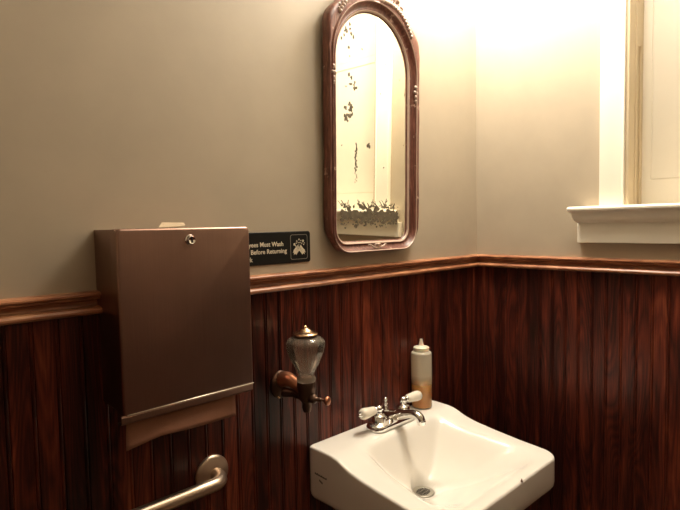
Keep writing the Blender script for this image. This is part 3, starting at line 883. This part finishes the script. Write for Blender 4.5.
bm = bmesh.new(); lathe(bm, (FX, FY - .1058, FZ + .031), (0, -.12, -1), [(.0128, 0), (.0118, .007), (.0105, .0085), (.0085, .0085), (.0082, .005)], 24); sa_ = obj('aerator', bm, M['chrome'], fa, smooth=True)
sa_.modifiers.new('edge', 'EDGE_SPLIT').split_angle = radians(40)
bm = bmesh.new(); lathe(bm, (FX - .002, FY + .020, FZ + .012), (0, 0, 1), [(.012, 0), (.0105, .012), (.0085, .020), (.0070, .026), (.0045, .030), (.0042, .036), (.0060, .038), (.0070, .041), (.0045, .045), (.0040, .0465), (.0064, .0495), (.0068, .0530), (.0045, .057), (.0004, .0585)], 20); obj('lift_rod', bm, M['chrome'], fa, smooth=True)
for s, hx, di in ((-1, -.0525, (-1, .02, .02)), (1, .0525, (1, -.12, .0))):
    ho = bpy.data.objects.new('handle', None); C.objects.link(ho); ho.parent = fa; ho.location = (hx, 0, 0)
    b = Vector((FX + hx, FY, FZ))
    bm = bmesh.new()
    lathe(bm, b + Vector((0, 0, .012)), (0, 0, 1), [(.0215, 0), (.0215, .004), (.0195, .006), (.0188, .022), (.0165, .0255), (.0105, .0270), (.0085, .030), (.0095, .034), (.0120, .038), (.0126, .043), (.0110, .048), (.0060, .0515), (.0003, .0525)], 28, flute=(.006, .022, 8, .035))
    h1 = obj('hub', bm, M['chrome'], ho, smooth=True); h1.modifiers.new('edge', 'EDGE_SPLIT').split_angle = radians(50)
    d = Vector(di).normalized(); o2_ = b + Vector((0, 0, .053))
    bm = bmesh.new(); lathe(bm, o2_ + d * .008, d, [(.0065, 0), (.0085, .003), (.0095, .006), (.0078, .008)], 22); obj('collar', bm, M['chrome'], ho, smooth=True)
    bm = bmesh.new(); lathe(bm, o2_ + d * .015, d, [(.0085, 0), (.0112, .002), (.0122, .008), (.0134, .022), (.0152, .036), (.0152, .045), (.0125, .052), (.0070, .0550)], 28); obj('porcelain_lever', bm, M['porch'], ho, smooth=True)
    bm = bmesh.new(); lathe(bm, o2_ + d * .069, d, [(.0072, 0), (.0068, .002), (.0040, .0035), (.0045, .0055), (.0030, .0078), (.0003, .0085)], 18); obj('tip_screw', bm, M['chrome'], ho, smooth=True)

# ------------------------------------------------------------------ squeeze bottle
BX, BY, BZ = -.385, -.0435, -.4630
bo = thing('squeeze_bottle', (BX, BY, BZ), 'milky plastic squeeze bottle half full of amber soap on the sink ledge', 'bottle')
bm = bmesh.new(); lathe(bm, (BX, BY, BZ), (0, 0, 1), [(.027, 0), (.0302, .002), (.0315, .006), (.0315, .164), (.0308, .168), (.027, .1715), (.022, .173)], 40)
bb = obj('bottle_body', bm, M['plast'], bo, smooth=True); bb.modifiers.new('edge', 'EDGE_SPLIT').split_angle = radians(60)
bm = bmesh.new(); lathe(bm, (BX, BY, BZ + .0022), (0, 0, 1), [(.0280, 0), (.0300, .003), (.0304, .086), (.0300, .0865), (.0002, .0867)], 40); obj('liquid_soap', bm, M['amber'], bo, smooth=True).modifiers.new('edge', 'EDGE_SPLIT').split_angle = radians(50)
bm = bmesh.new(); lathe(bm, (BX, BY, BZ + .171), (0, 0, 1), [(.0215, 0), (.0238, .0005), (.0238, .0125), (.0220, .0145), (.0105, .0165), (.0080, .0185), (.0062, .0260), (.0045, .0345), (.0040, .0380), (.0012, .0385)], 32); obj('nozzle_cap', bm, M['nozzle'], bo, smooth=True).modifiers.new('edge', 'EDGE_SPLIT').split_angle = radians(40)

# ------------------------------------------------------------------ lights
def lamp(name, typ, loc, power, col, **k):
    l = bpy.data.lights.new(name, typ); l.energy = power; l.color = col
    for a, v in k.items(): setattr(l, a, v)
    o = bpy.data.objects.new(name, l); C.objects.link(o); o.location = Vector(loc) + Vector((0, 0, Z0)); return o
lamp('vanity_lamp', 'POINT', (-.27, -.155, 1.07), 47.0, (1.0, .92, .80), shadow_soft_size=.135)
lamp('fill_lamp', 'POINT', (-.46, -.55, 1.12), 17.0, (1.0, .915, .79), shadow_soft_size=.14)  # added fill: lights the shutter and softens the spout shadow, no known fixture
a = lamp('ceiling_fill', 'AREA', (-1.0, -.9, ZC - .03), 1.2, (1.0, .86, .68), shape='DISK', size=.35)  # added soft overhead fill to lift the dim left wall, no fixture there
w = bpy.data.worlds.new('world'); bpy.context.scene.world = w; w.use_nodes = True
w.node_tree.nodes['Background'].inputs[0].default_value = (.9, .75, .6, 1); w.node_tree.nodes['Background'].inputs[1].default_value = .02

# ------------------------------------------------------------------ camera
yaw, pit, rol, f_, cx, cy, cz = .7663, -.0569, -.0183, 532.19, -1.6728, -1.0316, .0983
F = Vector((sin(yaw)*cos(pit), cos(yaw)*cos(pit), sin(pit))); Rt = Vector((cos(yaw), -sin(yaw), 0)); U = Rt.cross(F)
R2 = Rt * cos(rol) + U * sin(rol); U2 = -Rt * sin(rol) + U * cos(rol)
cd = bpy.data.cameras.new('camera'); cam = bpy.data.objects.new('camera', cd); C.objects.link(cam)
cd.sensor_fit = 'HORIZONTAL'; cd.sensor_width = 36; cd.lens = 36 * f_ / 680; cd.clip_start = .02
mt = Matrix((R2, U2, -F)).transposed().to_4x4(); mt.translation = Vector((cx, cy, cz + Z0)); cam.matrix_world = mt
sc = bpy.context.scene; sc.camera = cam
sc.view_settings.view_transform = 'Standard'; sc.view_settings.look = 'None'; sc.view_settings.exposure = 0.0
